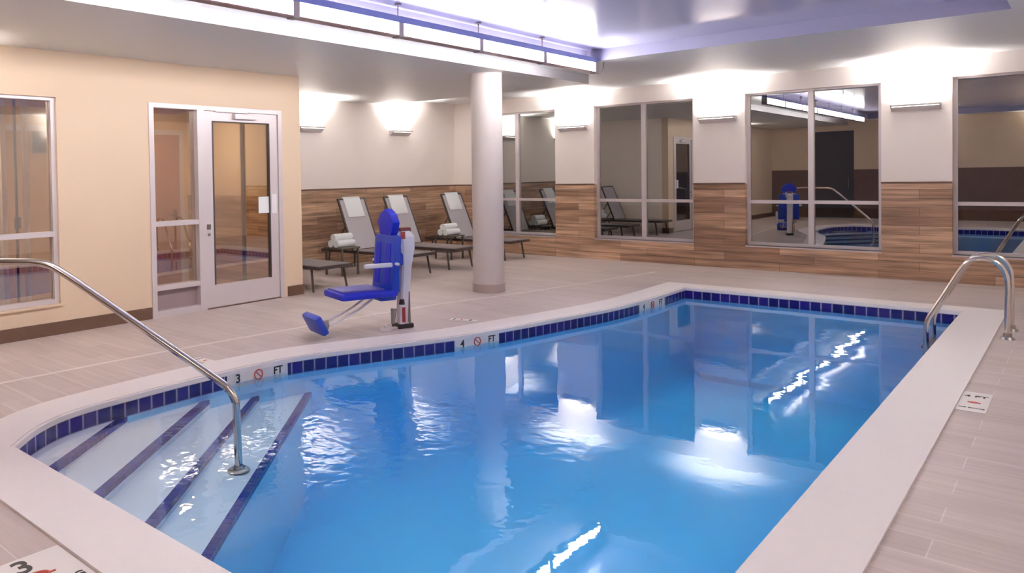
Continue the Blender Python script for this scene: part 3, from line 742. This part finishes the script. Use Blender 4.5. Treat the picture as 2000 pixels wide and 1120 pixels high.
# anchor disc on the deck in front
mb = MB(); mb.cyl((0.20, 0.03, 0), (0.20, 0.03, 0.03), 0.06, 0.05, n=28); mb.cyl((0.20, 0.03, 0.03), (0.20, 0.03, 0.05), 0.018, n=16); mb.box(0.06, 0.2, 0.01, 0.05, 0.0, 0.02)
mb.build('anchor_cover', M_lwhite, t, smooth=True)
# carrier arm from mast to seat
mb = MB(); mb.box(-0.02, 0.10, -0.05, 0.05, 0.62, 0.74, bev=0.015); mb.box(0.06, 0.12, -0.08, 0.08, 0.36, 0.86, bev=0.015); mb.build('seat_carrier', M_blue, t)
# seat shell
def slab(mb, x0, x1, y0, y1, z0, z1, M=None, bev=0.02): mb.box(x0, x1, y0, y1, z0, z1, M=M, bev=bev)
mb = MB(); slab(mb, 0.15, 0.75, -0.21, 0.21, 0.345, 0.415, bev=0.028)
seat = mb.build('seat', M_blue2, t, smooth=True)
mb = MB(); slab(mb, 0.28, 0.72, -0.17, 0.17, 0.41, 0.43, bev=0.009); mb.build('seat_pad', mat('mauve_seat_pad', hexc(90, 84, 160), 0.5, noise=(9, 0.08)), seat, smooth=True)
mb = MB(); slab(mb, 0.10, 0.28, -0.09, 0.09, 0.29, 0.355, bev=0.02); mb.build('seat_bracket', M_blue, seat)
Mb = Matrix.Translation((0.185, 0, 0.37)) @ Matrix.Rotation(math.radians(-5), 4, 'Y')
mb = MB(); slab(mb, -0.04, 0.04, -0.205, 0.205, 0.0, 0.56, M=Mb, bev=0.03); back = mb.build('backrest', M_blue, t, smooth=True)
mb = MB()
for yy in (-0.1, 0.1): slab(mb, 0.035, 0.048, yy-0.045, yy+0.045, 0.08, 0.48, M=Mb, bev=0.006)
mb.build_each('backrest_rib', M_blue2, back)
# head rest: hexagonal pad
Mh = Matrix.Translation((0.125, 0, 1.05)) @ Matrix.Rotation(PI/2, 4, 'Y') @ Matrix.Rotation(0, 4, 'Z')
hexa = [(0.125, -0.11), (0.125, 0.11), (0.0, 0.155), (-0.08, 0.10), (-0.13, 0.0), (-0.08, -0.10), (0.0, -0.155)]
mb = MB(); mb.prism(hexa, -0.035, 0.045, M=Mh)
bmesh.ops.bevel(mb.bm, geom=list(mb.bm.edges), offset=0.009, segments=2, profile=0.6, affect='EDGES')
mb.build('headrest', M_blue2, t, smooth=True)
MB().cyl((0.09, -0.06, 0.86), (0.09, -0.06, 0.98), 0.012, n=12).cyl((0.09, 0.06, 0.86), (0.09, 0.06, 0.98), 0.012, n=12).box(0.085, 0.10, -0.12, 0.12, 0.925, 0.945).build('headrest_bracket', M_lwhite, t)
# arm rests
for sy in (-1, 1):
    M_ = Matrix() if sy > 0 else Matrix.Translation((-0.02, 0, 0.36)) @ Matrix.Rotation(-PI/2, 4, 'Y') @ Matrix.Translation((-0.36, 0, -0.80))
    mb = MB(); mb.box(0.24, 0.53, sy*0.245-0.022, sy*0.245+0.022, 0.64, 0.68, M=M_, bev=0.012); mb.cyl((0.17, sy*0.19, 0.66), (0.17, sy*0.25, 0.66), 0.014, n=12)
    mb.build('armrest', M_lwhite, t, smooth=True)
# leg rest bar and footrest
mb = MB()
for sy in (-1, 1): mb.tube([(0.32, sy*0.07, 0.345), (0.50, sy*0.07, 0.235), (0.80, sy*0.07, 0.115), (0.86, sy*0.07, 0.10)], 0.011, 10)
mb.build_each('leg_bar', M_lwhite, t, smooth=True)
Mf = Matrix.Translation((0.93, 0, 0.13)) @ Matrix.Rotation(math.radians(28), 4, 'Y')
mb = MB(); slab(mb, -0.035, 0.035, -0.17, 0.17, -0.095, 0.095, M=Mf, bev=0.022); foot = mb.build('footrest', M_blue, t, smooth=True)
mb = MB(); mb.cyl((0.85, -0.1, 0.12), (0.85, 0.1, 0.12), 0.02, n=14)
for sy in (-1, 1): mb.box(0.84, 0.9, sy*0.1-0.012, sy*0.1+0.012, 0.09, 0.17, bev=0.005)
mb.build('footrest_hinge', M_steelb, foot, smooth=True)

# ------------------------------------------------------------------ lounge chairs, built head at -x, feet at +x, origin at foot-end centre
def lounger():
    t = empty('lounge_chair')
    W = 0.30; xs, xb, H = -1.15, -1.15, 0.34       # hinge
    ang = math.radians(68); Lb = 0.87
    hx, hz = xb-math.cos(ang)*Lb, H+math.sin(ang)*Lb
    for s in (-1, 1):
        mb = MB(); mb.box(-1.85, 0.0, s*W-0.02, s*W+0.02, H-0.045, H, bev=0.006); mb.build('side_rail', M_lframe, t)
    mb = MB(); mb.box(-0.03, 0.0, -W+0.02, W-0.02, H-0.045, H, bev=0.005); mb.box(-1.85, -1.82, -W+0.02, W-0.02, H-0.045, H, bev=0.005); mb.build_each('end_rail', M_lframe, t)
    for x in (-0.16, -1.68):
        for s in (-1, 1):
            mb = MB(); mb.cyl((x+0.0, s*(W-0.005), H-0.04), (x+(0.05 if x > -1 else -0.03), s*(W+0.01), 0.0), 0.017, 0.014, n=12); mb.build('leg', M_lframe, t, smooth=True)
    mb = MB(); mb.box(xs, -0.03, -W+0.02, W-0.02, H-0.012, H+0.004, bev=0.003); mb.build('seat_sling', M_slingd, t)
    # back frame and sling
    R = Matrix.Translation((xb, 0, H)) @ Matrix.Rotation(-(PI/2-ang), 4, 'Y')
    bk = MB()
    for s in (-1, 1): bk.box(-0.014, 0.014, s*W-0.016, s*W+0.016, 0, Lb, M=R, bev=0.005)
    bk.box(-0.014, 0.014, -W+0.016, W-0.016, Lb-0.03, Lb, M=R, bev=0.004)
    b = bk.build('backrest_frame', M_lframe, t)
    MB().box(0.0, 0.012, -W+0.017, W-0.017, 0.01, Lb-0.03, M=R, bev=0.003).build('back_sling', M_sling, b)
    # prop stay behind
    mb = MB()
    for s in (-1, 1): mb.cyl((xb-math.cos(ang)*0.45-0.01, s*(W-0.05), H+math.sin(ang)*0.45), (-1.62, s*(W-0.05), H-0.03), 0.009, n=8)
    mb.build_each('back_stay', M_lframe, t)
    return t, R, Lb, W
def towel_on_back(R, Lb, W, loc, label):
    mb = MB(); mb.box(0.014, 0.03, -0.2, 0.18, Lb-0.33, Lb+0.0, M=R, bev=0.006); mb.box(-0.016, 0.03, -0.2, 0.18, Lb+0.002, Lb+0.018, M=R, bev=0.006); mb.box(-0.034, -0.018, -0.2, 0.18, Lb-0.25, Lb, M=R, bev=0.006)
    o = mb.build('hanging_towel', M_towel, smooth=True); o.location = loc
    tag(o, label, 'towel', 'white towels folded over the lounge chair backs'); return o
pr, RB, LB_, WB = lounger(); FX = -7.05
LG = [(7.02, 'grey lounge chair with only its foot end showing past the cream wall'),
      (8.85, 'grey lounge chair with raised back behind the lift seat, leftmost back in view'),
      (9.95, 'grey lounge chair whose raised back rises behind the lift headrest'),
      (11.55, 'grey lounge chair nearest the window corner, partly hidden by the round column')]
for i, (y, lab) in enumerate(LG):
    c = pr if i == 0 else copy_tree(pr)
    c.location = (FX, y, 0); tag(c, lab, 'lounge chair', 'lounge chairs lined up along the alcove wall')
towel_on_back(RB, LB_, WB, (FX, 8.85, 0), 'white towel folded over the back of the leftmost lounge chair with its back in view')
towel_on_back(RB, LB_, WB, (FX, 9.95, 0), 'white towel folded over the lounge chair back behind the lift headrest')
towel_on_back(RB, LB_, WB, (FX, 11.55, 0), 'white towel folded over the lounge chair back beside the round column')
# side tables with rolled towels
def side_table():
    t = empty('side_table')
    MB().box(-0.2, 0.2, -0.2, 0.2, 0.40, 0.425, bev=0.006).build('tabletop', M_table, t)
    for sx in (-1, 1):
        for sy in (-1, 1): MB().box(sx*0.17-0.013, sx*0.17+0.013, sy*0.17-0.013, sy*0.17+0.013, 0, 0.40).build('leg', M_table, t)
    MB().box(-0.157, 0.157, -0.157, 0.157, 0.12, 0.135).build('lower_shelf', M_table, t)
    return t
st = side_table()
TB = [(-8.15, 8.25, 'dark side table left of the leftmost raised lounge chair'), (-8.15, 9.40, 'dark side table between the two raised lounge chairs behind the lift'), (-8.15, 10.98, 'dark side table left of the lounge chair by the column')]
def towel_roll(x, y, lab):
    t = empty('rolled_towel', (x, y, 0.426)); tag(t, lab, 'towel', 'rolled white towels on the side tables')
    mb = MB()
    for k, (dz, dx) in enumerate(((0.055, -0.056), (0.055, 0.056), (0.15, 0.0))):
        MB().cyl((dx, -0.19, dz), (dx, 0.19, dz), 0.055, n=24).build('roll', M_towel, t, smooth=True)
    return t
for i, (x, y, lab) in enumerate(TB):
    c = st if i == 0 else copy_tree(st)
    c.location = (x, y, 0); tag(c, lab, 'side table', 'side tables between the lounge chairs')
    towel_roll(x, y, lab.replace('dark side table', 'rolled white towels on side table').replace('raised ', ''))

# ------------------------------------------------------------------ night ground outside
struct(box('ground', -20, 12, YB+0.22, 40, -0.4, -0.3, M_night), 'dark night ground outside the windows')
